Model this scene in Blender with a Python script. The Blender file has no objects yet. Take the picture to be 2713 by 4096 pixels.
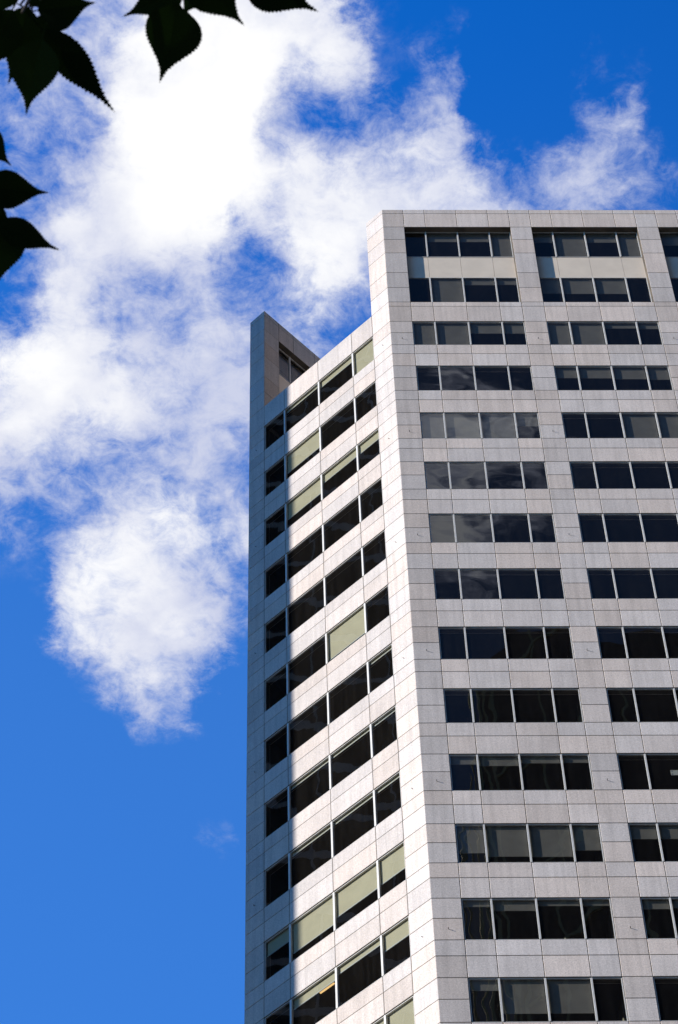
import bpy, bmesh, math, random
from mathutils import Vector, Matrix
import numpy as np
random.seed(7)
scene = bpy.context.scene
COL = scene.collection
H = 114.55                      # roof height of the tower above the pavement

# ------------------------------------------------------------------ helpers
def tag(o, label=None, cat=None, group=None, kind=None):
    if label: o['label'] = label
    if cat: o['category'] = cat
    if group: o['group'] = group
    if kind: o['kind'] = kind
    return o

def empty(name, loc=(0, 0, 0), parent=None):
    o = bpy.data.objects.new(name, None)
    o.location = loc
    o.empty_display_size = 0.5
    COL.objects.link(o)
    if parent: o.parent = parent
    return o

class MB:
    """collects quads / boxes with a tint per face, links them as one mesh object"""
    def __init__(self):
        self.v = []; self.f = []; self.t = []; self.sm = []
    def face(self, pts, tint=1.0, smooth=False):
        i = len(self.v); self.v.extend([tuple(p) for p in pts])
        self.f.append(tuple(range(i, i + len(pts)))); self.t.append(tint); self.sm.append(smooth)
    def hexa(self, P, tint=1.0):
        """P: 8 points, 0-3 one end, 4-7 the other in the same order; faces wound outwards"""
        c = sum((Vector(p) for p in P), Vector()) / 8
        for q in ((0, 1, 2, 3), (4, 5, 6, 7), (0, 1, 5, 4), (1, 2, 6, 5), (2, 3, 7, 6), (3, 0, 4, 7)):
            self.out([Vector(P[k]) for k in q], c, tint)
    def out(self, pts, c, tint=1.0, smooth=False):
        n = (pts[1] - pts[0]).cross(pts[2] - pts[0])
        m = sum(pts, Vector()) / len(pts)
        if n.dot(m - c) < 0: pts = pts[::-1]
        self.face(pts, tint, smooth)
    def box(self, x0, x1, y0, y1, z0, z1, tint=1.0):
        self.hexa([(x0, y0, z0), (x1, y0, z0), (x1, y1, z0), (x0, y1, z0),
                   (x0, y0, z1), (x1, y0, z1), (x1, y1, z1), (x0, y1, z1)], tint)
    def tube(self, pts, radii, seg=8, tint=1.0):
        pts = [Vector(p) for p in pts]; rings = []
        for i, p in enumerate(pts):
            a = pts[max(0, i - 1)]; b = pts[min(len(pts) - 1, i + 1)]
            d = (b - a).normalized()
            s = d.orthogonal().normalized(); q = d.cross(s)
            rings.append([p + (s * math.cos(k * 2 * math.pi / seg) + q * math.sin(k * 2 * math.pi / seg)) * radii[i] for k in range(seg)])
        # keep ring phases aligned
        for i in range(len(rings) - 1):
            c = (pts[i] + pts[i + 1]) / 2
            best = min(range(seg), key=lambda o: sum((rings[i][k] - rings[i + 1][(k + o) % seg]).length for k in range(seg)))
            rings[i + 1] = rings[i + 1][best:] + rings[i + 1][:best]
            for k in range(seg):
                self.out([rings[i][k], rings[i][(k + 1) % seg], rings[i + 1][(k + 1) % seg], rings[i + 1][k]], c, tint, True)
        self.out(list(rings[0]), pts[1], tint); self.out(list(rings[-1]), pts[-2], tint)
    def build(self, name, mat, parent=None):
        me = bpy.data.meshes.new(name)
        me.from_pydata(self.v, [], self.f)
        a = me.attributes.new('tint', 'FLOAT', 'FACE')
        a.data.foreach_set('value', self.t)
        me.polygons.foreach_set('use_smooth', self.sm)
        me.materials.append(mat)
        me.update()
        o = bpy.data.objects.new(name, me)
        COL.objects.link(o)
        if parent: o.parent = parent
        return o

class Facade:
    """local frame of one wall plane: s along it, z up, d inwards"""
    def __init__(self, o, t, n):
        self.o = Vector(o); self.t = Vector(t).normalized(); self.n = Vector(n).normalized()
    def P(self, s, z, d=0.0):
        p = self.o + self.t * s - self.n * d
        return Vector((p.x, p.y, z))
    def box(self, mb, s0, s1, z0, z1, d0, d1, tint=1.0):
        mb.hexa([self.P(s0, z0, d0), self.P(s1, z0, d0), self.P(s1, z1, d0), self.P(s0, z1, d0),
                 self.P(s0, z0, d1), self.P(s1, z0, d1), self.P(s1, z1, d1), self.P(s0, z1, d1)], tint)
    def quad(self, mb, s0, s1, z0, z1, d, tint=1.0, tx=0.0, tz=0.0):
        pts = [self.P(s0, z0, d - tx - tz), self.P(s1, z0, d + tx - tz), self.P(s1, z1, d + tx + tz), self.P(s0, z1, d - tx + tz)]
        mb.out(pts, self.P((s0 + s1) / 2, (z0 + z1) / 2, d + 1), tint)
    def slab(self, mb, s0, s1, z0, z1, depth, tint, ch=0.007, m0=0.0, m1=0.0):
        """stone panel: chamfered front edge, returns going back into the wall"""
        f = [self.P(s0 + ch, z0 + ch, 0), self.P(s1 - ch, z0 + ch, 0), self.P(s1 - ch, z1 - ch, 0), self.P(s0 + ch, z1 - ch, 0)]
        e = [self.P(s0, z0, ch), self.P(s1, z0, ch), self.P(s1, z1, ch), self.P(s0, z1, ch)]
        b = [self.P(s0 + m0, z0, depth), self.P(s1 - m1, z0, depth), self.P(s1 - m1, z1, depth), self.P(s0 + m0, z1, depth)]
        c = self.P((s0 + s1) / 2, (z0 + z1) / 2, depth)
        c2 = self.P((s0 + s1) / 2, (z0 + z1) / 2, depth / 2)
        mb.out(f, c2, tint)
        for k in range(4):
            j = (k + 1) % 4
            mb.out([f[k], f[j], e[j], e[k]], c2, tint)
            mb.out([e[k], e[j], b[j], b[k]], c2, tint)
        mb.out(b, c2, tint)

# ------------------------------------------------------------------ materials
def new_mat(name):
    m = bpy.data.materials.new(name); m.use_nodes = True
    nt = m.node_tree; nt.nodes.clear()
    return m, nt
def N(nt, typ, **kw):
    n = nt.nodes.new(typ)
    for k, v in kw.items():
        if k == 'inp':
            for a, b in v.items(): n.inputs[a].default_value = b
        else: setattr(n, k, v)
    return n
def math_node(nt, op, a, b=None, c=None, clamp=False):
    n = nt.nodes.new('ShaderNodeMath'); n.operation = op; n.use_clamp = clamp
    for i, v in enumerate((a, b, c)):
        if v is None: continue
        if hasattr(v, 'is_linked') or hasattr(v, 'links'): nt.links.new(v, n.inputs[i])
        else: n.inputs[i].default_value = v
    return n.outputs[0]
def mix_rgb(nt, fac, a, b, blend='MIX'):
    n = nt.nodes.new('ShaderNodeMix'); n.data_type = 'RGBA'; n.blend_type = blend
    for idx, v in ((0, fac), (6, a), (7, b)):
        if hasattr(v, 'links'): nt.links.new(v, n.inputs[idx])
        elif idx == 0: n.inputs[0].default_value = v
        else: n.inputs[idx].default_value = tuple(v) + ((1,) if len(v) == 3 else ())
    return n.outputs[2]
def smooth(nt, v, lo, hi, a=0.0, b=1.0):
    n = nt.nodes.new('ShaderNodeMapRange'); n.interpolation_type = 'SMOOTHSTEP'
    nt.links.new(v, n.inputs[0])
    for i, x in enumerate((lo, hi, a, b)): n.inputs[i + 1].default_value = x
    return n.outputs[0]

def plain(name, col, rough=0.6, metal=0.0, var=0.0, scale=6.0, spec=0.5):
    m, nt = new_mat(name)
    b = N(nt, 'ShaderNodeBsdfPrincipled', inp={'Roughness': rough, 'Metallic': metal, 'Specular IOR Level': spec})
    out = N(nt, 'ShaderNodeOutputMaterial'); nt.links.new(b.outputs[0], out.inputs[0])
    if var:
        tc = N(nt, 'ShaderNodeTexCoord')
        no = N(nt, 'ShaderNodeTexNoise', inp={'Scale': scale, 'Detail': 4.0})
        nt.links.new(tc.outputs['Object'], no.inputs['Vector'])
        f = smooth(nt, no.outputs[0], 0.3, 0.7)
        c = mix_rgb(nt, f, [x * (1 - var) for x in col], [min(1, x * (1 + var)) for x in col])
        nt.links.new(c, b.inputs['Base Color'])
    else: b.inputs['Base Color'].default_value = tuple(col) + (1,)
    return m

def granite(name, cool, warm):
    """flamed granite: a tint per panel, grain, cloudy mottling, faint vertical weather streaks"""
    m, nt = new_mat(name)
    L = nt.links.new
    b = N(nt, 'ShaderNodeBsdfPrincipled', inp={'Roughness': 0.62, 'Specular IOR Level': 0.3})
    out = N(nt, 'ShaderNodeOutputMaterial'); L(b.outputs[0], out.inputs[0])
    geo = N(nt, 'ShaderNodeNewGeometry')
    at = N(nt, 'ShaderNodeAttribute', attribute_name='tint')
    # tint: integer-ish part carries brightness, fraction carries hue
    bright = at.outputs['Fac']
    hue_n = N(nt, 'ShaderNodeTexWhiteNoise', noise_dimensions='1D'); L(bright, hue_n.inputs['W'])
    base = mix_rgb(nt, smooth(nt, hue_n.outputs[0], 0.15, 0.85), cool, warm)
    g1 = N(nt, 'ShaderNodeTexNoise', inp={'Scale': 20.0, 'Detail': 3.0, 'Roughness': 0.8})
    L(geo.outputs['Position'], g1.inputs['Vector'])
    g2 = N(nt, 'ShaderNodeTexNoise', inp={'Scale': 9.0, 'Detail': 4.0, 'Roughness': 0.65})
    L(geo.outputs['Position'], g2.inputs['Vector'])
    g3 = N(nt, 'ShaderNodeTexNoise', inp={'Scale': 0.9, 'Detail': 5.0, 'Roughness': 0.6})
    L(geo.outputs['Position'], g3.inputs['Vector'])
    mp = N(nt, 'ShaderNodeMapping', inp={'Scale': (5.0, 5.0, 0.22)})
    L(geo.outputs['Position'], mp.inputs['Vector'])
    g4 = N(nt, 'ShaderNodeTexNoise', inp={'Scale': 1.0, 'Detail': 4.0, 'Roughness': 0.6})
    L(mp.outputs[0], g4.inputs['Vector'])
    f1 = smooth(nt, g1.outputs[0], 0.3, 0.7, 0.82, 1.16)
    f2 = smooth(nt, g2.outputs[0], 0.3, 0.7, 0.94, 1.06)
    f3 = smooth(nt, g3.outputs[0], 0.3, 0.7, 0.95, 1.05)
    f4 = smooth(nt, g4.outputs[0], 0.35, 0.74, 1.05, 0.885)
    k = math_node(nt, 'MULTIPLY', math_node(nt, 'MULTIPLY', f1, f2), math_node(nt, 'MULTIPLY', f3, f4))
    k = math_node(nt, 'MULTIPLY', k, bright)
    cmb = N(nt, 'ShaderNodeCombineXYZ')
    for i in range(3): L(k, cmb.inputs[i])
    L(mix_rgb(nt, 1.0, base, cmb.outputs[0], 'MULTIPLY'), b.inputs['Base Color'])
    bp = N(nt, 'ShaderNodeBump', inp={'Strength': 0.25, 'Distance': 0.01})
    L(g1.outputs[0], bp.inputs['Height']); L(bp.outputs[0], b.inputs['Normal'])
    return m

def glass(name, tint, wav=0.0045, ior=1.62):
    """tinted window glass: lets sun and sight through, mirrors the street by Fresnel, slightly wavy"""
    m, nt = new_mat(name); L = nt.links.new
    out = N(nt, 'ShaderNodeOutputMaterial')
    tr = N(nt, 'ShaderNodeBsdfTransparent', inp={'Color': tuple(tint) + (1,)})
    gl = N(nt, 'ShaderNodeBsdfGlossy', inp={'Color': (0.92, 0.95, 1.0, 1), 'Roughness': 0.0})
    geo = N(nt, 'ShaderNodeNewGeometry')
    at = N(nt, 'ShaderNodeAttribute', attribute_name='tint')
    ofs = N(nt, 'ShaderNodeVectorMath', operation='SCALE', inp={0: (37.0, 91.0, 53.0)}); L(at.outputs['Fac'], ofs.inputs['Scale'])
    add = N(nt, 'ShaderNodeVectorMath', operation='ADD'); L(geo.outputs['Position'], add.inputs[0]); L(ofs.outputs[0], add.inputs[1])
    no = N(nt, 'ShaderNodeTexNoise', inp={'Scale': 0.75, 'Detail': 1.0}); L(add.outputs[0], no.inputs['Vector'])
    bp = N(nt, 'ShaderNodeBump', inp={'Strength': 1.0, 'Distance': wav}); L(no.outputs[0], bp.inputs['Height'])
    L(bp.outputs[0], gl.inputs['Normal'])
    # reflectance of the sheet by angle, the same from either side
    dt = N(nt, 'ShaderNodeVectorMath', operation='DOT_PRODUCT'); L(geo.outputs['Incoming'], dt.inputs[0]); L(geo.outputs['Normal'], dt.inputs[1])
    c = math_node(nt, 'SUBTRACT', 1.0, math_node(nt, 'ABSOLUTE', dt.outputs['Value']), clamp=True)
    f = math_node(nt, 'MULTIPLY_ADD', math_node(nt, 'POWER', c, 5.0), 0.91, 0.09, clamp=True)
    mx = N(nt, 'ShaderNodeMixShader'); L(f, mx.inputs[0]); L(tr.outputs[0], mx.inputs[1]); L(gl.outputs[0], mx.inputs[2])
    di = N(nt, 'ShaderNodeBsdfDiffuse', inp={'Color': (0.5, 0.45, 0.40, 1)})
    mp = N(nt, 'ShaderNodeMapping', inp={'Scale': (7.0, 7.0, 0.5)}); L(add.outputs[0], mp.inputs['Vector'])
    dn_ = N(nt, 'ShaderNodeTexNoise', inp={'Scale': 1.0, 'Detail': 3.0}); L(mp.outputs[0], dn_.inputs['Vector'])
    m2 = N(nt, 'ShaderNodeMixShader'); L(smooth(nt, dn_.outputs[0], 0.35, 0.75, 0.007, 0.014), m2.inputs[0])
    L(mx.outputs[0], m2.inputs[1]); L(di.outputs[0], m2.inputs[2])
    L(m2.outputs[0], out.inputs[0])
    return m

M = {}
M['granite'] = granite('granite', (0.655, 0.592, 0.55), (0.69, 0.592, 0.523))
M['joint'] = plain('joint_sealant', (0.095, 0.075, 0.052), 0.8, var=0.45, scale=0.8)
M['frame'] = plain('window_frame_metal', (0.62, 0.60, 0.57), 0.45, 0.0, var=0.06, scale=3)
M['glass'] = glass('tinted_glass', (0.66, 0.68, 0.67))
M['blind'] = plain('cream_blind_fabric', (0.76, 0.68, 0.465), 0.8, var=0.04, scale=2)
M['blind_dimmed'] = plain('dimmed_blind_fabric', (0.26, 0.23, 0.195), 0.8, var=0.08, scale=2)  # same blinds as the cream ones; the front's weaker light put into the colour
M['rail'] = plain('blind_rail', (0.8, 0.8, 0.74), 0.4)
M['interior'] = plain('dark_interior', (0.07, 0.055, 0.045), 0.9, var=0.35, scale=0.7)
M['spandrel'] = plain('painted_spandrel_metal', (0.80, 0.69, 0.56), 0.4, 0.0, var=0.05, scale=1.2)
M['pin'] = plain('steel_pin', (0.16, 0.15, 0.15), 0.45, 0.7)
M['roof'] = plain('roof_gravel', (0.3, 0.29, 0.27), 0.9, var=0.2)
M['paper'] = plain('paper', (0.75, 0.72, 0.62), 0.8)
M['diamond'] = plain('diamond_ink', (0.03, 0.05, 0.2), 0.7)
M['ceramic'] = plain('ceramic', (0.62, 0.52, 0.33), 0.5, var=0.1, scale=12)
# ------------------------------------------------------------------ the tower: levels and bays (metres, from the roof down)
Z = lambda d: H + d
T = [Z(x) for x in (0, -0.376, -1.660, -2.839, -4.089, -5.878, -7.222, -8.485)]
CAP = Z(-8.86)
A = lambda k: Z(-10.155 - (k - 1) * 3.687)       # window head of storey k
B = lambda k: A(k) - 0.96                        # joint at mid window
S = lambda k: A(k) - 1.968                       # sill
D = lambda k: A(k) - 2.702                       # joint in the spandrel
LAST = 26                                        # storeys of ribbon windows below the attic
FINE = 14                                        # storeys whose windows are built with all their parts
q = math.sqrt(0.5)
F = Facade((0, 0, 0), (1, 0, 0), (0, -1, 0))
Lf = Facade((0, 0, 0), (-q, q, 0), (-q, -q, 0))
LS = [0, 1.058, 2.348, 4.473, 6.64, 7.93, 8.90]
g0 = Lf.P(7.93, 0); e0 = Lf.P(8.90, 0)
G = Facade(g0, (q, q, 0), (q, -q, 0))            # side of the fin facing the roof terrace
K = Facade(e0, (q, q, 0), (-q, q, 0))            # back side of the fin
n0 = Lf.P(1.058, 0)
Q = Facade(n0, (q, q, 0), (-q, q, 0))            # flank of the attic above the terrace
FS = []
for b in range(3): FS += [6 * b + x for x in (0, 1, 2, 3.5, 5, 6)]
FS += [18, 19]
FS = sorted(set(FS))
R0H, R0S, R1H, R1S = T[2] - 0.0, Z(-4.02), Z(-5.86), T[7]
REC = 0.29                                       # depth of the attic recesses
FD = 0.055                                       # glass depth of the ordinary windows

tower = empty('office_tower')
tag(tower, 'tall grey granite office tower with ribbon windows and a stepped pointed corner', 'building')

JO = 0.0125
def tint(f=1.0):
    return f * (random.choice((0.92, 0.96, 0.98, 1.0, 1.02, 1.05)) + random.uniform(-0.02, 0.02))

def panels(fc, mb, core, cells, depth=0.34, cor0=None, cor1=None, mitre=(), zone=None):
    """cells: (s0, s1, z0, z1, edge flags of open sides); each a chamfered slab, with the joint filler behind"""
    for (s0, s1, z0, z1) in cells:
        top = z1 > T[7] + .01
        m0 = s0 in mitre and (top or s0 == cor0); m1 = s1 in mitre and (top or s1 == cor1)
        c0 = s0 == cor0 or m0; c1 = s1 == cor1 or m1
        fc.slab(mb, s0 + (0.001 if c0 else JO), s1 - (0.001 if c1 else JO), z0 + JO, z1 - JO, depth, tint(zone(s0, s1) if zone else 1.0), 0.007, depth if m0 else 0, depth if m1 else 0)
        x0 = s0 + (depth if m0 else .012 if c0 else 0); x1 = s1 - (depth if m1 else .012 if c1 else 0)
        fc.box(core, x0, x1, z0, z1, 0.009, depth - 0.03)

# ---- front facade
mb = MB(); core = MB()
piers = [(0, 1), (6, 7), (12, 13), (18, 19)]
bays = [(1, 6), (7, 12), (13, 18)]
cells = []
for i in range(len(FS) - 1):
    s0, s1 = FS[i], FS[i + 1]
    pier = (s0, s1) in piers
    cells += [(s0, s1, T[1], T[0]), (s0, s1, T[2], T[1]), (s0, s1, CAP, T[7]), (s0, s1, A(1), CAP)]
    if pier:
        for j in range(2, 7): cells.append((s0, s1, T[j + 1], T[j]))
    for k in range(1, LAST + 1):
        if pier: cells += [(s0, s1, B(k), A(k)), (s0, s1, S(k), B(k))]
        cells += [(s0, s1, D(k), S(k)), (s0, s1, A(k + 1), D(k))]
    zz = A(LAST + 1)
    while zz > 0.05:
        z2 = max(0.0, zz - 1.7); cells.append((s0, s1, z2, zz)); zz = z2
panels(F, mb, core, cells, cor0=0, cor1=19, zone=lambda a, c: 0.92 if c <= 1 else 1.0 if (a, c) in piers else 1.06)
front_wall = mb.build('wall', M['granite'], tower)
core.build('joint_filler', M['joint'], front_wall)

# ---- left facade with its notch, and the fin
mb = MB(); core = MB()
cells = []
for i in range(6):
    s0, s1 = LS[i], LS[i + 1]
    pier = i in (0, 5)
    if pier:
        for j in range(0, 7): cells.append((s0, s1, T[j + 1], T[j]))
    cells.append((s0, s1, A(1), T[7]))
    for k in range(1, LAST + 1):
        if pier: cells += [(s0, s1, B(k), A(k)), (s0, s1, S(k), B(k))]
        cells += [(s0, s1, D(k), S(k)), (s0, s1, A(k + 1), D(k))]
    zz = A(LAST + 1)
    while zz > 0.05:
        z2 = max(0.0, zz - 1.7); cells.append((s0, s1, z2, zz)); zz = z2
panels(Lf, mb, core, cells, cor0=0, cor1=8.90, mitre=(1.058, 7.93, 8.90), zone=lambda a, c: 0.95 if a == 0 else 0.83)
left_wall = mb.build('wall', M['granite'], tower)
core.build('joint_filler', M['joint'], left_wall)

# fin: terrace side with a recessed window, outer side solid
mb = MB(); core = MB()
GS = [0, 1.0, 2.0, 3.5, 5.0, 6.0, 7.0]
cells = []
for i in range(6):
    s0, s1 = GS[i], GS[i + 1]
    cells += [(s0, s1, T[1], T[0]), (s0, s1, T[2], T[1])]
    if i in (0, 5):
        for j in range(2, 7): cells.append((s0, s1, T[j + 1], T[j]))
        cells.append((s0, s1, A(1), T[7]))
panels(G, mb, core, cells, depth=0.34, cor0=0, mitre=(0,), zone=lambda a, c: 0.78)  # side turned from the sun: its shade painted in as a darker panel tint
cells = []
KS = [0, 1.0, 2.5, 4.0, 5.5, 7.0, 8.0]
levels = T + [A(1)]
for k in range(1, LAST + 1): levels += [S(k), D(k), A(k + 1)]
zz = levels[-1]
while zz > 0.05: zz = max(0.0, zz - 1.7); levels.append(zz)
for i in range(6):
    for j in range(len(levels) - 1): cells.append((KS[i], KS[i + 1], levels[j + 1], levels[j]))
panels(K, mb, core, cells, depth=0.34, cor0=0, mitre=(0,))
# flank of the attic block above the terrace
cells = []
for i in range(5):
    for j in range(7): cells.append(([0, 1, 2.5, 4, 5.5, 7][i], [0, 1, 2.5, 4, 5.5, 7][i + 1], T[j + 1], T[j]))
panels(Q, mb, core, cells, depth=0.34, cor0=0, mitre=(0,))
fin = mb.build('fin_wall', M['granite'], tower)
core.build('joint_filler', M['joint'], fin)

# ---- roofs, terrace and the unseen rear of the block
mb = MB()
pf = [F.P(0.36, 0, 0.36), F.P(18.6, 0, 0.36), Vector((24.5, 6.5, 0)), Vector((24.5, 34, 0)), Vector((1.5, 34, 0)), Vector((1.5, 13.5, 0)), Q.P(6.9, 0, 0.34), Q.P(0.3, 0, 0.34)]
mb.face([(p.x, p.y, T[1]) for p in pf])
pt = [Lf.P(1.06, 0, 0.3), Lf.P(7.9, 0, 0.3), G.P(6.9, 0, -0.02), Q.P(6.9, 0, -0.02)]
mb.face([(p.x, p.y, T[7] - 0.45) for p in pt])
pk = [G.P(0.3, 0, 0.02), G.P(7, 0, 0.02), K.P(7.9, 0, 0.02), K.P(0.3, 0, 0.02)]
mb.face([(p.x, p.y, T[0] - 0.03) for p in pk])
mb.build('roof', M['roof'], tower)
mb = MB()
rear = [Vector((19, 0, 0)), Vector((24.9, 6.3, 0)), Vector((24.9, 34.4, 0)), Vector((1.1, 34.4, 0)), Vector((1.1, 13.6, 0)), K.P(8.0, 0)]
for a, b in zip(rear[:-1], rear[1:]):
    fc = Facade(a, b - a, Vector(((b - a).y, -(b - a).x, 0)))
    ln = (b - a).length; n = max(1, round(ln / 1.5))
    for i in range(n):
        z = T[0]; lv = levels
        for j in range(0, len(lv) - 1):
            fc.quad(mb, i * ln / n + 0.012, (i + 1) * ln / n - 0.012, lv[j + 1] + .012, lv[j] - .012, 0.0, tint())
    fc.quad(mb, 0, ln, 0, T[0], 0.02, 0.4)
bw = [G.P(7.0, 0), Q.P(7.0, 0)]
fc = Facade(bw[1], bw[0] - bw[1], (-q, -q, 0))
fc.quad(mb, 0, (bw[0] - bw[1]).length, T[7] - 0.5, T[0], 0.0, 1.0)
mb.build('rear_wall', M['granite'], tower)

# ---- windows: one part per ribbon (frame), with its panes, mullions and blinds below it
FR = 0.035
def window(fc, edges, zs, zh, depth, blinds=(None,) * 4, mull=0.06, sash=None):
    s0, s1 = edges[0], edges[-1]
    g = depth
    fm = MB()
    fo = depth - 0.03; fi = depth + 0.05
    e = 0.006
    fc.box(fm, s0 + e, s1 - e, zs + e, zs + FR, fo, fi)
    fc.box(fm, s0 + e, s1 - e, zh - FR, zh - e, fo + 0.012, fi)
    fc.box(fm, s0 + e, s0 + FR, zs + FR, zh - FR, fo + 0.004, fi - 0.003)
    fc.box(fm, s1 - FR, s1 - e, zs + FR, zh - FR, fo + 0.004, fi - 0.003)
    w = fm.build('window', M['frame'], tower)
    for s in edges[1:-1]:
        mm = MB(); fc.box(mm, s - mull / 2, s + mull / 2, zs + FR, zh - FR, fo - 0.018, fi - 0.005)
        mm.build('mullion', M['frame'], w)
    pm = MB()
    for i in range(len(edges) - 1):
        a = edges[i] + (FR if i == 0 else mull / 2); b = edges[i + 1] - (FR if i == len(edges) - 2 else mull / 2)
        fc.quad(pm, a - .01, b + .01, zs + FR - .01, zh - FR + .01, g, random.random(), random.gauss(0, .0022), random.gauss(0, .0028))
    pm.build('pane', M['glass'], w)
    for i, bl in enumerate(blinds):
        if not bl: continue
        a = edges[i] + 0.045; b = edges[i + 1] - 0.045
        zb = zh + 0.25 - (zh + 0.25 - zs) * bl
        bm_ = MB(); bd = g + 0.085
        fc.box(bm_, a, b, zb, zh + 0.30, bd, bd + 0.006)
        bo = bm_.build('blind', M['blind_dimmed' if fc is F else 'blind'], w)
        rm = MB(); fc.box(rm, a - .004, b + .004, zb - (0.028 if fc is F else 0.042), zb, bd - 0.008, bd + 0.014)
        rm.build('blind_rail', M['blind_dimmed' if fc is F else 'rail'], w)
    return w

f1 = 1.0; n_ = None
FB = {  # (bay, row): blind drop per pane, left to right
 (0, 'R0'): (n_, .38, .38, f1), (1, 'R0'): (.4, f1, .4, f1), (2, 'R0'): (.5, .3, f1, n_),
 (0, 'R1'): (n_, f1, .26, .25), (1, 'R1'): (.52, .53, .53, n_), (2, 'R1'): (n_, .5, .5, n_),
 (0, 1): (f1, f1, .47, .47), (1, 1): (f1, f1, .28, .3),
 (1, 2): (.46, .47, .5, .52),
 (0, 3): (.95, f1, f1, .49), (1, 3): (n_, n_, f1, f1),
 (0, 9): (.29, .33, .27, .26),
 (0, 10): (.71, .79, .8, .66), (1, 10): (.41, .41, n_, n_),
 (0, 11): (.23, .32, .22, .22), (1, 11): (.3, .28, n_, n_),
 (0, 12): (.31, .77, .77, n_), (0, 13): (.5, n_, .9, .9)}
for b, (x0, x1) in enumerate(bays):
    ed = [x0, x0 + 1, x0 + 2.5, x0 + 4, x0 + 5]
    window(F, ed, R0S, R0H, REC, FB.get((b, 'R0'), (n_,) * 4))
    window(F, ed, R1S, R1H, REC, FB.get((b, 'R1'), (n_,) * 4))
    sp = MB()
    for i in range(4):
        F.slab(sp, ed[i] + (.0 if i == 0 else .006), ed[i + 1] - (.0 if i == 3 else .006), R1H + .002, R0S - .002, REC + 0.12, random.uniform(.98, 1.02), 0.004) if False else \
        F.box(sp, ed[i] + .006, ed[i + 1] - .006, R1H + .002, R0S - .002, REC - 0.012, REC + 0.06)
    sp.build('spandrel_panel', M['spandrel'], tower)
    for k in range(1, FINE + 1):
        window(F, ed, S(k), A(k), FD, FB.get((b, k), (n_,) * 4))
# left facade: panes from the front corner backwards
LB = {1: (f1, .3, .19, n_), 2: (n_, n_, .7, n_), 3: (.37, .36, .61, n_), 6: (n_, .85, n_, n_), 7: (.168, n_, n_, n_),
      8: (.16, .168, .168, n_), 9: (.168, .168, .168, n_), 10: (.64, .65, .75, .4), 11: (.44, .23, .3, n_), 12: (f1, .8, .6, n_), 13: (.9, .8, .3, n_)}
for k in range(1, FINE + 1):
    window(Lf, LS[1:6], S(k), A(k), FD, LB.get(k, (n_,) * 4), mull=0.085)
window(G, GS[1:6], R0S, R0H, REC, (n_,) * 4)
window(G, GS[1:6], R1S, R1H, REC, (n_,) * 4)
sp = MB()
for i in range(1, 5): G.box(sp, GS[i] + .006, GS[i + 1] - .006, R1H + .002, R0S - .002, REC - 0.012, REC + 0.06)
sp.build('spandrel_panel', M['spandrel'], tower)
# storeys below the frame of the photograph: the same ribbons, more simply
lw = MB()
for k in range(FINE + 1, LAST + 1):
    for (x0, x1) in bays: F.quad(lw, x0, x1, S(k), A(k), 0.06)
    Lf.quad(lw, LS[1], LS[5], S(k), A(k), 0.06)
tag(lw.build('lower_window', M['glass'], tower), kind='stuff')

# ---- rooms behind the glass
rm = MB()
def room(fc, s0, s1, zs, zh, d0, dep=3.2):
    P = fc.P
    rm.face([P(s0, zh, d0), P(s1, zh, d0), P(s1, zh, dep), P(s0, zh, dep)])
    rm.face([P(s0, zs, d0), P(s1, zs, d0), P(s1, zs, dep), P(s0, zs, dep)])
    rm.face([P(s0, zs, dep), P(s1, zs, dep), P(s1, zh, dep), P(s0, zh, dep)])
    rm.face([P(s0, zs, d0), P(s0, zh, d0), P(s0, zh, dep), P(s0, zs, dep)])
    rm.face([P(s1, zs, d0), P(s1, zh, d0), P(s1, zh, dep), P(s1, zs, dep)])
for (x0, x1) in bays:
    room(F, x0 - .05, x1 + .05, R0S - .15, R0H + .35, 0.36); room(F, x0 - .05, x1 + .05, R1S - .15, R1H + .35, 0.36)
    for k in range(1, LAST + 1): room(F, x0 - .05, x1 + .05, S(k) - .2, A(k) + .35, 0.315)
for k in range(1, LAST + 1): room(Lf, LS[1] - .05, LS[5] + .05, S(k) - .2, A(k) + .35, 0.315, 2.6)
room(G, 1, 6, R0S - .15, R0H + .35, 0.36, 0.8); room(G, 1, 6, R1S - .15, R1H + .35, 0.36, 0.8)
rm.build('room_interior', M['interior'], tower)

# ---- steel pins that stand out of the piers on every second storey
def pin(fc, s, z, ln=0.078, r=0.013):
    pm = MB(); a = fc.P(s, z, 0.03); b = fc.P(s, z, -ln)
    pm.tube([a, b], [r, r], 8)
    pm.build('steel_pin', M['pin'], tower)
for k in (1, 3, 5, 7, 9, 11, 13):
    z = A(k) - 1.465
    for s in (0.49, 6.51, 12.5): pin(F, s, z)
    pin(Lf, 0.5, z, 0.06); pin(Lf, 8.42, z, 0.06); pin(K, 0.45, z, 0.11)
# ------------------------------------------------------------------ ground
def sheet(name, x0, x1, y0, y1, z, mat, nx=1):
    m = MB(); m.face([(x0, y0, z), (x1, y0, z), (x1, y1, z), (x0, y1, z)])
    return tag(m.build(name, mat), kind='structure')
M['ground'] = plain('ground_dirt', (0.12, 0.115, 0.10), 0.95, var=0.3, scale=0.05)
M['asphalt'] = plain('asphalt', (0.05, 0.05, 0.052), 0.9, var=0.25, scale=2.0)
M['paving'] = plain('concrete_paving', (0.20, 0.19, 0.18), 0.85, var=0.12, scale=1.5)
M['paint'] = plain('road_paint', (0.78, 0.78, 0.75), 0.6)
sheet('ground', -3000, 3000, -3000, 3000, -0.14, M['ground'])
sheet('road', -400, 400, -48, -24, -0.13, M['asphalt'])
for y0, y1, nm in ((-71, -48, 'pavement'), (-24, -0.02, 'pavement')):
    m = MB(); m.box(-400, 400, y0, y1, -0.135, 0.0); tag(m.build(nm, M['paving']), kind='structure')
m = MB()
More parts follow.
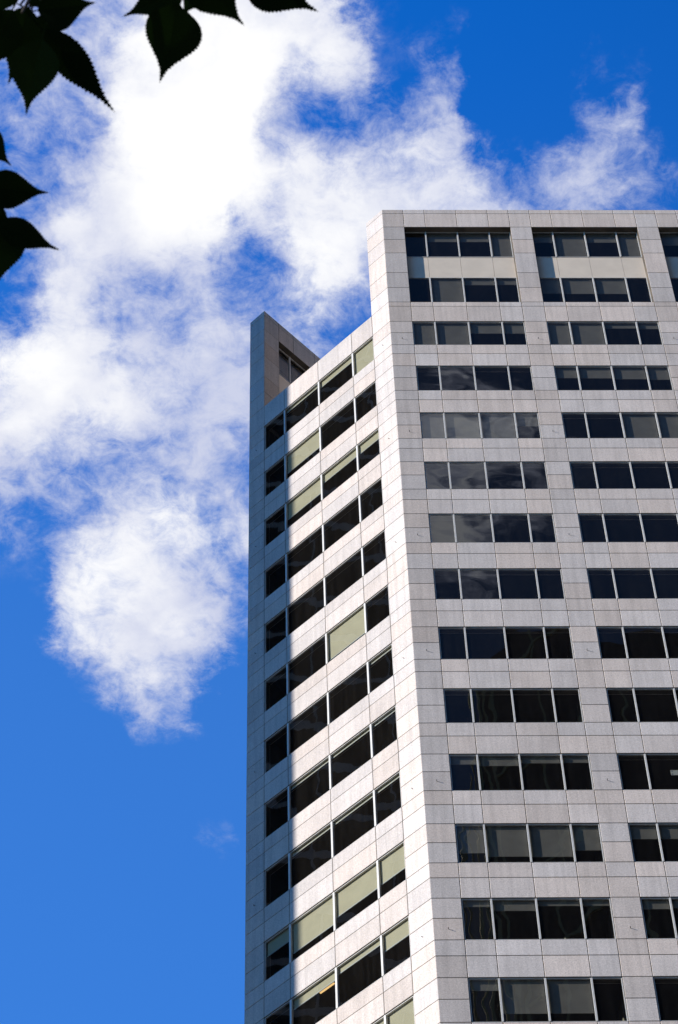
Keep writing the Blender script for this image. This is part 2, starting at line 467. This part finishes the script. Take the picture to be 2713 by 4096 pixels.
for i in range(-60, 60): m.face([(i * 6, -36.08, -0.126), (i * 6 + 3, -36.08, -0.126), (i * 6 + 3, -35.92, -0.126), (i * 6, -35.92, -0.126)])
tag(m.build('road_marking', M['paint']), kind='structure')

# ------------------------------------------------------------------ the neighbours, outside the frame: one throws the shadow, both are mirrored in the glass
M['darkglass'] = plain('dark_curtain_wall', (0.008, 0.009, 0.012), 0.3, var=0.3, scale=0.2, spec=0.1)
M['ochre'] = plain('ochre_metal', (0.42, 0.31, 0.10), 0.5)
M['pale'] = plain('pale_concrete', (0.55, 0.5, 0.45), 0.8, var=0.1)
nb = empty('dark_glass_tower', (30, -80, 0))
tag(nb, 'dark glass tower with ochre lattice of ribs and diagonal braces across the street', 'building')
def nchild(m, name, mat):
    o = m.build(name, mat); o.parent = nb; o.matrix_parent_inverse = Matrix.Translation(nb.location).inverted(); return o
m = MB()
x0, x1, y0, y1, ht = 10.2, 66.0, -112.0, -75.0, 177.5
# slightly battered left edge and a cut top corner, as the mirror image shows
prof = [(x0 + 0.0, 0), (x1, 0), (x1, ht + 2), (x0 + 4.2, ht), (x0 + 0.8, ht - 6)]
for (a, b) in zip(prof, prof[1:] + prof[:1]):
    m.out([Vector((a[0], y1, a[1])), Vector((b[0], y1, b[1])), Vector((b[0], y0, b[1])), Vector((a[0], y0, a[1]))], Vector((38, -95, 90)))
for yy in (y0, y1): m.out([Vector((a[0], yy, a[1])) for a in prof], Vector((38, -95, 90)))
nchild(m, 'wall', M['darkglass'])
m = MB()
def bar(a, b, w): m.tube([a, b], [w, w], 4)
for xx in [x0 + .12, x0 + .75, x0 + 1.3, x0 + 1.95, x0 + 6.2, x0 + 11.0]:
    bar((xx, y1 + .15, 0), (xx, y1 + .15, ht - (5.5 if xx < x0 + 2 else 0)), 0.17)
for yy in range(-110, -75, 5): bar((x0 - .1, yy, 0), (x0 - .1, yy, ht - 8), 0.12)
nchild(m, 'rib', M['ochre'])
m = MB()
for i in range(14):
    zb = 20 + i * 11.5
    bar((x0 + 2.0, y1 + .2, zb), (x0 + 6.2, y1 + .2, zb + 5.6), 0.2)
    bar((x0 + 6.2, y1 + .2, zb + 5.6), (x0 + 11.0, y1 + .2, zb + 12), 0.2)
nchild(m, 'diagonal_brace', M['ochre'])

sb = empty('shadowing_tower', (-48, 3, 0)); sb.name = 'slab_tower'
tag(sb, 'banded concrete and dark glass slab tower left of the granite tower', 'building')
SUN = Vector((-2.95, -1.0, 1.39)).normalized()
ex, ey = Lf.P(6.33, 0).x - 2.95 * 10, Lf.P(6.33, 0).y - 10
def schild(m, name, mat):
    o = m.build(name, mat); o.parent = sb; o.matrix_parent_inverse = Matrix.Translation(sb.location).inverted(); return o
m = MB(); m.box(ex - 26, ex - 0.02, ey + .02, ey + 17.0, 0, 158)
schild(m, 'wall', M['darkglass'])
m = MB()
for i in range(42): m.box(ex - 26.02, ex, ey, ey + 17.02, 1 + i * 3.75, 1.55 + i * 3.75)
schild(m, 'floor_band', M['pale'])
m = MB()
m.box(ex - .35, ex + .01, ey - .01, ey + .35, 0, 158.3)
for j in range(1, 4): m.box(ex - .2, ex + .012, ey + j * 4.2, ey + j * 4.2 + .12, 0, 158)
schild(m, 'corner_column', M['pale'])

# ------------------------------------------------------------------ tree whose lowest leaves hang into the picture
def leaf_mat():
    m, nt = new_mat('leaf_green'); L = nt.links.new
    out = N(nt, 'ShaderNodeOutputMaterial')
    at = N(nt, 'ShaderNodeAttribute', attribute_name='tint')
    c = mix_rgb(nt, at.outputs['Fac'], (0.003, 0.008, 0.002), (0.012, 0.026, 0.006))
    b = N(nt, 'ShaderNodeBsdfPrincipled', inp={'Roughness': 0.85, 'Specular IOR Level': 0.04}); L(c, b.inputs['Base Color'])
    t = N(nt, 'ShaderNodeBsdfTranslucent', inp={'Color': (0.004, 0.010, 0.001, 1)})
    mx = N(nt, 'ShaderNodeMixShader', inp={0: 0.25}); L(b.outputs[0], mx.inputs[1]); L(t.outputs[0], mx.inputs[2]); L(mx.outputs[0], out.inputs[0])
    return m
M['leaf'] = leaf_mat()
M['bark'] = plain('bark', (0.07, 0.052, 0.038), 0.9, var=0.35, scale=14)
LEAVES = [
((-5.552, -60.758, 6.140), (-5.583, -60.634, 6.057), 0.70),
((-5.530, -60.751, 6.302), (-5.429, -60.661, 6.241), 0.62),
((-5.433, -60.767, 6.256), (-5.291, -60.706, 6.206), 0.55),
((-5.536, -60.756, 6.194), (-5.652, -60.721, 6.150), 0.50),
((-5.507, -60.719, 6.343), (-5.548, -60.655, 6.290), 0.70),
((-5.787, -60.832, 5.938), (-5.683, -60.850, 5.933), 0.74),
((-5.791, -60.765, 6.017), (-5.657, -60.633, 5.940), 0.30),
((-5.782, -60.768, 5.964), (-5.811, -60.657, 5.883), 0.62),
((-5.817, -60.780, 6.077), (-5.851, -60.661, 5.994), 0.55),
((-5.837, -60.795, 6.026), (-5.905, -60.698, 5.950), 0.60),
((-5.811, -60.776, 6.076), (-5.747, -60.848, 6.092), 0.70),
((-5.838, -60.760, 6.121), (-5.912, -60.819, 6.118), 0.70),
((-5.781, -60.701, 6.154), (-5.858, -60.664, 6.106), 0.62),
((-5.840, -60.696, 6.202), (-5.910, -60.672, 6.161), 0.70),
((-5.761, -60.736, 6.117), (-5.823, -60.698, 6.071), 0.60),
((-5.927, -60.376, 6.143), (-5.799, -60.369, 6.129), 0.56),
((-5.952, -60.424, 6.279), (-5.879, -60.368, 6.235), 0.60),
((-5.898, -60.341, 6.069), (-5.776, -60.298, 6.034), 0.40),
((-5.891, -60.325, 6.118), (-5.905, -60.212, 6.028), 0.62),
((-5.916, -60.316, 6.168), (-5.997, -60.244, 6.094), 0.60),
((-5.946, -60.300, 6.213), (-5.871, -60.241, 6.166), 0.60),
]
CAMP = Vector((-5.385, -62.852, 1.602))
LR = Vector((0.999665, -0.013286, -0.022213)); LU = Vector((0.002075, -0.814316, 0.580418)); LF = Vector((0.0258, 0.58027, 0.814016))
HALF = [0.0, .18, .36, .46, .5, .495, .45, .36, .25, .14, .06, .02, 0.0]
def add_leaf(mb, base, tip, w, nrm, teeth=True, tint=None):
    base, tip = Vector(base), Vector(tip); ax = tip - base; ln = ax.length; ax.normalize()
    nrm = (nrm - ax * nrm.dot(ax)).normalized(); sd = ax.cross(nrm)
    tint = random.random() if tint is None else tint
    n = 54 if teeth else 8
    def half(t):
        u = t * (len(HALF) - 1); i = min(int(u), len(HALF) - 2); return HALF[i] + (HALF[i + 1] - HALF[i]) * (u - i)
    curl = random.uniform(-.06, .06); bend = random.uniform(-.02, .02)
    L_, C_, R_ = [], [], []
    for i in range(n + 1):
        t = i / n
        h = half(t) * w * ln
        c = base + ax * (t * ln) + nrm * (math.sin(t * math.pi) * .05 * ln) + sd * bend * ln * math.sin(t * math.pi)
        tooth = (0.015 * ln * random.uniform(.5, 1.25) if (i % 2 and teeth) else 0.0) * (1 if .06 < t < .96 else 0)
        fw = ax * (0.012 * ln if (i % 2 and teeth) else 0)
        C_.append(c)
        L_.append(c + sd * (h + tooth) + fw + nrm * h * .22 + nrm * curl * h)
        R_.append(c - sd * (h + tooth) + fw + nrm * h * .22 - nrm * curl * h)
    for i in range(n):
        for E_ in (L_, R_):
            mb.face([C_[i], E_[i], E_[i + 1], C_[i + 1]], tint, False)
    mb.face([base - sd * ln * .012, base + sd * ln * .012, base - ax * ln * .25 + sd * ln * .008, base - ax * ln * .25 - sd * ln * .008], tint)
    return base - ax * ln * .25

tree = empty('street_tree', (-8.6, -60.9, 0))
tag(tree, 'leafy tree with dark serrated leaves hanging in at the upper left', 'tree')
def tchild(m, name, mat, par=None):
    o = m.build(name, mat); o.parent = tree; o.matrix_parent_inverse = Matrix.Translation(tree.location).inverted(); return o
cr = MB(); stems = []
for (b, t, w) in LEAVES:
    nrm = (CAMP - Vector(b)).normalized() + Vector((random.uniform(-.3, .3), random.uniform(-.3, .3), random.uniform(-.2, .2)))
    stems.append(add_leaf(cr, b, t, w, nrm, True))
cc = Vector((-8.3, -60.3, 8.3))
cnt = 0; twigs = []
while cnt < 1500:
    d = Vector((random.gauss(0, 1), random.gauss(0, 1), random.gauss(0, 1))).normalized() * (random.random() ** .4)
    p = cc + Vector((d.x * 2.9, d.y * 2.6, d.z * 2.5))
    if p.z < 5.6: continue
    e = p - CAMP; zf = e.dot(LF); xx = e.dot(LR) / zf; yy = e.dot(LU) / zf
    if zf < 0.5 or (xx > -.165 and yy < .235 and xx < .2): continue      # the crown ends left of and above the open view
    down = Vector((random.uniform(-.8, .8), random.uniform(-.8, .8), random.uniform(-.9, .1))).normalized()
    ln = random.uniform(.09, .15)
    add_leaf(cr, p, p + down * ln, random.uniform(.48, .66), Vector((random.uniform(-.5, .5), random.uniform(-.5, .5), 1)), False)
    if cnt % 14 == 0: twigs.append(p)
    cnt += 1
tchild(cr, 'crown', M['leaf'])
m = MB()
m.tube([(-8.6, -60.9, -.05), (-8.58, -60.88, .5), (-8.55, -60.8, 2.4), (-8.42, -60.62, 4.4), (-8.35, -60.4, 6.4), (-8.3, -60.3, 8.6), (-8.3, -60.25, 10.0)], [.19, .15, .13, .115, .09, .05, .015], 12)
tchild(m, 'trunk', M['bark'])
m = MB()
m.tube([(-8.42, -60.62, 4.5), (-7.6, -60.55, 5.5), (-6.7, -60.6, 6.05), (-6.0, -60.78, 6.25), (-5.78, -60.86, 6.3)], [.055, .04, .026, .012, .006], 8)
m.tube([(-6.7, -60.6, 6.05), (-6.3, -60.45, 6.2), (-6.05, -60.38, 6.24)], [.02, .012, .006], 6)
m.tube([(-6.0, -60.78, 6.25), (-5.8, -60.86, 6.22), (-5.55, -60.85, 6.32), (-5.45, -60.85, 6.34)], [.01, .008, .006, .004], 6)
for s in stems[:5]: m.tube([s, (s + Vector((-5.55, -60.85, 6.32))) / 2, (-5.55, -60.85, 6.32)], [.002, .003, .004], 5)
for s in stems[5:15]: m.tube([s, (-5.8, -60.8, 6.12)], [.002, .004], 5)
for s in stems[15:]: m.tube([s, (-6.05, -60.38, 6.24)], [.002, .004], 5)
m.tube([(-5.8, -60.8, 6.12), (-5.82, -60.85, 6.25)], [.004, .007], 5)
for k in range(9):
    a = k * 2.4; z = 5.2 + k * .45
    e_ = Vector((-8.3 + math.cos(a) * 1.8 * (1 if math.cos(a) < .3 else .6), -60.3 + math.sin(a) * 1.8, z + 1.2))
    m.tube([(-8.36, -60.4, z), (Vector((-8.36, -60.4, z)) + e_) / 2 + Vector((0, 0, .1)), e_], [.05, .032, .008], 7)
tchild(m, 'branch', M['bark'])

# ------------------------------------------------------------------ small things seen in the windows
def jar(loc, hgt, r, label):
    m = MB(); prof = [(0, r * .7), (.15, r * .95), (.5, r), (.8, r * .85), (1.0, r * .4)]
    m.tube([(loc[0], loc[1], loc[2] + hgt * a) for a, b in prof], [b for a, b in prof], 12)
    tag(m.build('jar', M['ceramic']), label, 'jar', 'jars on the window sills')
jar((4.33, .098, S(11) + FR), .12, .035, 'small cream jar on the sill of the second lowest front window, beside a mullion')
jar((5.86, .098, S(12) + FR), .19, .033, 'small cream jar at the right end of the lowest front window sill')
m = MB(); zc = A(9) - .98
F.box(m, 8.82, 9.23, zc - .14, zc + .13, .070, .074); o = m.build('paper_notice', M['paper'])
tag(o, 'cream paper notice with dark corner diamonds on a front window by the right edge', 'notice')
m = MB()
for sx in (8.875, 9.175):
    for sz in (zc - .085, zc + .075):
        m.out([F.P(sx - .035, sz, .067), F.P(sx, sz - .035, .067), F.P(sx + .035, sz, .067), F.P(sx, sz + .035, .067)], F.P(sx, sz, 1))
mk = m.build('diamond', M['diamond'], o)

# lit ceiling fitting behind the left facade
mm, nt = new_mat('lamp_diffuser'); em = N(nt, 'ShaderNodeEmission', inp={'Color': (1.0, .62, .25, 1), 'Strength': 1.6}); oo = N(nt, 'ShaderNodeOutputMaterial'); nt.links.new(em.outputs[0], oo.inputs[0])
m = MB(); zl = A(11) + .30
LMP = [Lf.P(5.25, zl, .55), Lf.P(5.95, zl, .55), Lf.P(5.95, zl, .8), Lf.P(5.25, zl, .8)]
m.face(LMP); o = m.build('ceiling_lamp', mm)
tag(o, 'warm lit ceiling lamp seen through a low window of the sunlit left face', 'lamp')

# ------------------------------------------------------------------ camera
cam = bpy.data.cameras.new('camera'); co = bpy.data.objects.new('camera', cam); COL.objects.link(co); scene.camera = co
cam.sensor_fit = 'VERTICAL'; cam.sensor_height = 36.0; cam.sensor_width = 36.0 * 678 / 1024
cam.lens = 94.958
cam.clip_start = 0.05; cam.clip_end = 6000
mt = Matrix((LR, LU, -LF)).transposed().to_4x4(); mt.translation = CAMP
co.matrix_world = mt
cam.dof.use_dof = True; cam.dof.focus_distance = 125.0; cam.dof.aperture_fstop = 20.0

# ------------------------------------------------------------------ sun and sky
sd = bpy.data.lights.new('sun', 'SUN'); so = bpy.data.objects.new('sun', sd); COL.objects.link(so)
sd.energy = 6.0; sd.angle = math.radians(0.53); sd.color = (1.0, 0.945, 0.87)
so.rotation_euler = SUN.to_track_quat('Z', 'Y').to_euler(); so.location = (0, -20, 160)

CLOUD = [
    '454545454545454543373949628191837881743308000000000000000000000000',
    '454545454545454543384151668391858182774111060500000000000000000000',
    '353535343434343440464865829196969070634613232800000006171300000000',
    '333333333334343449344073959999976533294047484302000014323715000000',
    '333333333333333336405670809497958071677070686346313846422521151515',
    '232323232323232447678278808575535376777775696368756861523025212121',
    '252525252525253158707465646753372949574842393738525252523333333333',
    '232323232323233563736346455965545147261512121212191919191010101010',
    '565656565656566376807770656871605135201715151515242424241313131313',
    '818181818181818386797170686459514540393939393939555555553535353535',
    '454545454545455055544945455053474545454545454545636363634141414141',
    '313131313131312622314757626259515050505050505050707070705245454545',
    '161616161616161340607274747063504949494949494949696969696244444444',
    '040404040404040640667273726854353131313131313131464646464628282828',
    '000000000000000639617172716242161515151515151515242424242413131313',
    '000000000000000209224558635122030303030303030303050505050503030303',
    '000000000000000000020625402504000000000000000000000000000000000000',
    '000000000000000000000000000000000000000000000000000000000000000000',
    '000000000000000000000000000000000000000000000000000000000000000000',
    '000000000000000000000104000718000000000000000000000000000000000000',
    '000000000000000000000101000307000000000000000000000000000000000000',
    '000000000000000000000000000000000000000000000000000000000000000000',
    '000000000000000000000000000000000000000000000000000000000000000000',
    '000000000000000000000000000000000000000000000000000000000000000000',
    '000000000000000000000000000000000000000000000000000000000000000000',
    '000000000000000000000000000000000000000000000000000000000000000000',
]
V0, V1, U0, U1 = 0.44, 1.06, -0.20, 0.20
w = bpy.data.worlds.new('World'); scene.world = w; w.use_nodes = True
nt = w.node_tree; nt.nodes.clear(); L = nt.links.new
sky = N(nt, 'ShaderNodeTexSky', sky_type='NISHITA', sun_disc=False, sun_elevation=math.asin(SUN.z), sun_rotation=math.atan2(SUN.x, SUN.y),
        altitude=0.0, air_density=1.0, dust_density=0.3, ozone_density=2.0)
tc = N(nt, 'ShaderNodeTexCoord')
sx = N(nt, 'ShaderNodeSeparateXYZ'); L(tc.outputs['Generated'], sx.inputs[0])
zc_ = math_node(nt, 'MAXIMUM', sx.outputs[2], 0.06)
u_ = math_node(nt, 'DIVIDE', sx.outputs[0], zc_); v_ = math_node(nt, 'DIVIDE', sx.outputs[1], zc_)
pv = N(nt, 'ShaderNodeCombineXYZ'); L(u_, pv.inputs[0]); L(v_, pv.inputs[1])
# warp so that cloud edges tear into wisps
wn = N(nt, 'ShaderNodeTexNoise', inp={'Scale': 18.0, 'Detail': 7.0, 'Roughness': 0.66}); L(pv.outputs[0], wn.inputs['Vector'])
ws = N(nt, 'ShaderNodeVectorMath', operation='SUBTRACT', inp={1: (.5, .5, .5)}); L(wn.outputs['Color'], ws.inputs[0])
wk = N(nt, 'ShaderNodeVectorMath', operation='SCALE'); L(ws.outputs[0], wk.inputs[0]); wk.inputs['Scale'].default_value = 0.06
pw = N(nt, 'ShaderNodeVectorMath', operation='ADD'); L(pv.outputs[0], pw.inputs[0]); L(wk.outputs[0], pw.inputs[1])
s2 = N(nt, 'ShaderNodeSeparateXYZ'); L(pw.outputs[0], s2.inputs[0])
un = math_node(nt, 'DIVIDE', math_node(nt, 'SUBTRACT', s2.outputs[0], U0), U1 - U0, clamp=True)
vn = math_node(nt, 'MULTIPLY', math_node(nt, 'SUBTRACT', s2.outputs[1], V0), (len(CLOUD) - 1) / (V1 - V0))
acc = None
for i, row in enumerate(CLOUD):
    vals = [int(row[2 * j:2 * j + 2]) / 99 for j in range(len(row) // 2)]
    if max(vals) < .02: continue
    fc = nt.nodes.new('ShaderNodeFloatCurve'); cv = fc.mapping.curves[0]
    fc.mapping.use_clip = False
    n = len(vals)
    cv.points[0].location = (0, vals[0]); cv.points[1].location = (1, vals[-1])
    for j in range(1, n - 1): cv.points.new(j / (n - 1), vals[j])
    fc.mapping.update()
    L(un, fc.inputs['Value'])
    hat = math_node(nt, 'SUBTRACT', 1.0, math_node(nt, 'ABSOLUTE', math_node(nt, 'SUBTRACT', vn, float(i))), clamp=True)
    acc = math_node(nt, 'MULTIPLY', hat, fc.outputs[0]) if acc is None else math_node(nt, 'MULTIPLY_ADD', hat, fc.outputs[0], acc)
# elsewhere in the sky: scattered clouds of the same kind
gn = N(nt, 'ShaderNodeTexNoise', inp={'Scale': 2.6, 'Detail': 3.0, 'Roughness': 0.5}); L(pw.outputs[0], gn.inputs['Vector'])
gen = smooth(nt, gn.outputs[0], 0.48, 0.75, 0.0, 0.35)
mu = smooth(nt, math_node(nt, 'ABSOLUTE', s2.outputs[0]), 0.17, 0.26, 1.0, 0.0)
mv = math_node(nt, 'MULTIPLY', smooth(nt, s2.outputs[1], 0.38, 0.46), smooth(nt, s2.outputs[1], 1.02, 1.1, 1.0, 0.0))
mk_ = math_node(nt, 'MULTIPLY', mu, mv)
# a cloud bank high behind the viewer, the one mirrored in the upper front windows
dv = N(nt, 'ShaderNodeVectorMath', operation='DISTANCE', inp={1: (0.075, -0.70, 0)}); L(pw.outputs[0], dv.inputs[0])
bn = N(nt, 'ShaderNodeTexNoise', inp={'Scale': 34.0, 'Detail': 4.0, 'Roughness': 0.55, 'Distortion': 0.9}); L(pv.outputs[0], bn.inputs['Vector'])
bank = math_node(nt, 'MULTIPLY', smooth(nt, dv.outputs['Value'], 0.02, 0.085, 0.9, 0.0), smooth(nt, bn.outputs[0], 0.3, 0.68, 0.35, 1.0))
south = smooth(nt, s2.outputs[1], -0.25, -0.1, 0.0, 1.0)
gen = math_node(nt, 'MAXIMUM', math_node(nt, 'MULTIPLY', gen, south), bank)
dens = math_node(nt, 'ADD', math_node(nt, 'MULTIPLY', mk_, acc), math_node(nt, 'MULTIPLY', math_node(nt, 'SUBTRACT', 1.0, mk_), gen))
d1 = N(nt, 'ShaderNodeTexNoise', inp={'Scale': 24.0, 'Detail': 10.0, 'Roughness': 0.66, 'Distortion': 0.25}); L(pv.outputs[0], d1.inputs['Vector'])
d2 = N(nt, 'ShaderNodeTexNoise', inp={'Scale': 75.0, 'Detail': 9.0, 'Roughness': 0.68, 'Distortion': 0.5}); L(pv.outputs[0], d2.inputs['Vector'])
nz = math_node(nt, 'ADD', math_node(nt, 'MULTIPLY', math_node(nt, 'SUBTRACT', d1.outputs[0], .5), 1.3), math_node(nt, 'MULTIPLY', math_node(nt, 'SUBTRACT', d2.outputs[0], .5), .85))
# noise tears the thin parts and leaves the thick core smooth
amp = math_node(nt, 'MULTIPLY', smooth(nt, dens, 0.0, 0.3), smooth(nt, dens, 0.6, 0.95, 1.0, 0.2))
dn = math_node(nt, 'MULTIPLY_ADD', nz, amp, dens)
al = smooth(nt, dn, 0.09, 0.82)
al = math_node(nt, 'MULTIPLY', al, smooth(nt, sx.outputs[2], 0.08, 0.3))
sh = N(nt, 'ShaderNodeTexNoise', inp={'Scale': 13.0, 'Detail': 6.0, 'Roughness': 0.55, 'Distortion': 0.3}); L(pv.outputs[0], sh.inputs['Vector'])
shn = math_node(nt, 'MULTIPLY_ADD', math_node(nt, 'SUBTRACT', sh.outputs[0], .5), 1.5, dens)
core_ = smooth(nt, math_node(nt, 'MULTIPLY_ADD', nz, 0.12, shn), 0.42, 1.02)
ccol = mix_rgb(nt, core_, (6.1, 6.5, 8.3), (10.3, 10.3, 10.35))
hs = N(nt, 'ShaderNodeHueSaturation', inp={'Saturation': 1.12, 'Value': 1.0, 'Hue': 0.5}); L(sky.outputs[0], hs.inputs['Color'])
grade = mix_rgb(nt, smooth(nt, v_, 0.42, 0.85), (0.08, 1.5, 3.3), (0.85, 2.0, 3.35))
west = math_node(nt, 'MULTIPLY_ADD', u_, -1.2, v_)
grade = mix_rgb(nt, smooth(nt, west, -0.6, 0.5), (0.25, 0.42, 0.6), grade)
grade = mix_rgb(nt, smooth(nt, west, 1.25, 2.2, 0.0, 0.65), grade, (0, 0, 0))
skb = mix_rgb(nt, 1.0, hs.outputs[0], grade, 'MULTIPLY')
skc = mix_rgb(nt, al, skb, ccol)
bg = N(nt, 'ShaderNodeBackground', inp={'Strength': 0.10}); L(skc, bg.inputs['Color'])
wo = N(nt, 'ShaderNodeOutputWorld'); L(bg.outputs[0], wo.inputs[0])
w.cycles.sampling_method = 'MANUAL'; w.cycles.sample_map_resolution = 512

scene.view_settings.view_transform = 'Standard'; scene.view_settings.look = 'None'
scene.view_settings.exposure = 0; scene.view_settings.gamma = 1
scene.render.engine = 'CYCLES'
scene.cycles.max_bounces = 8; scene.cycles.transparent_max_bounces = 12
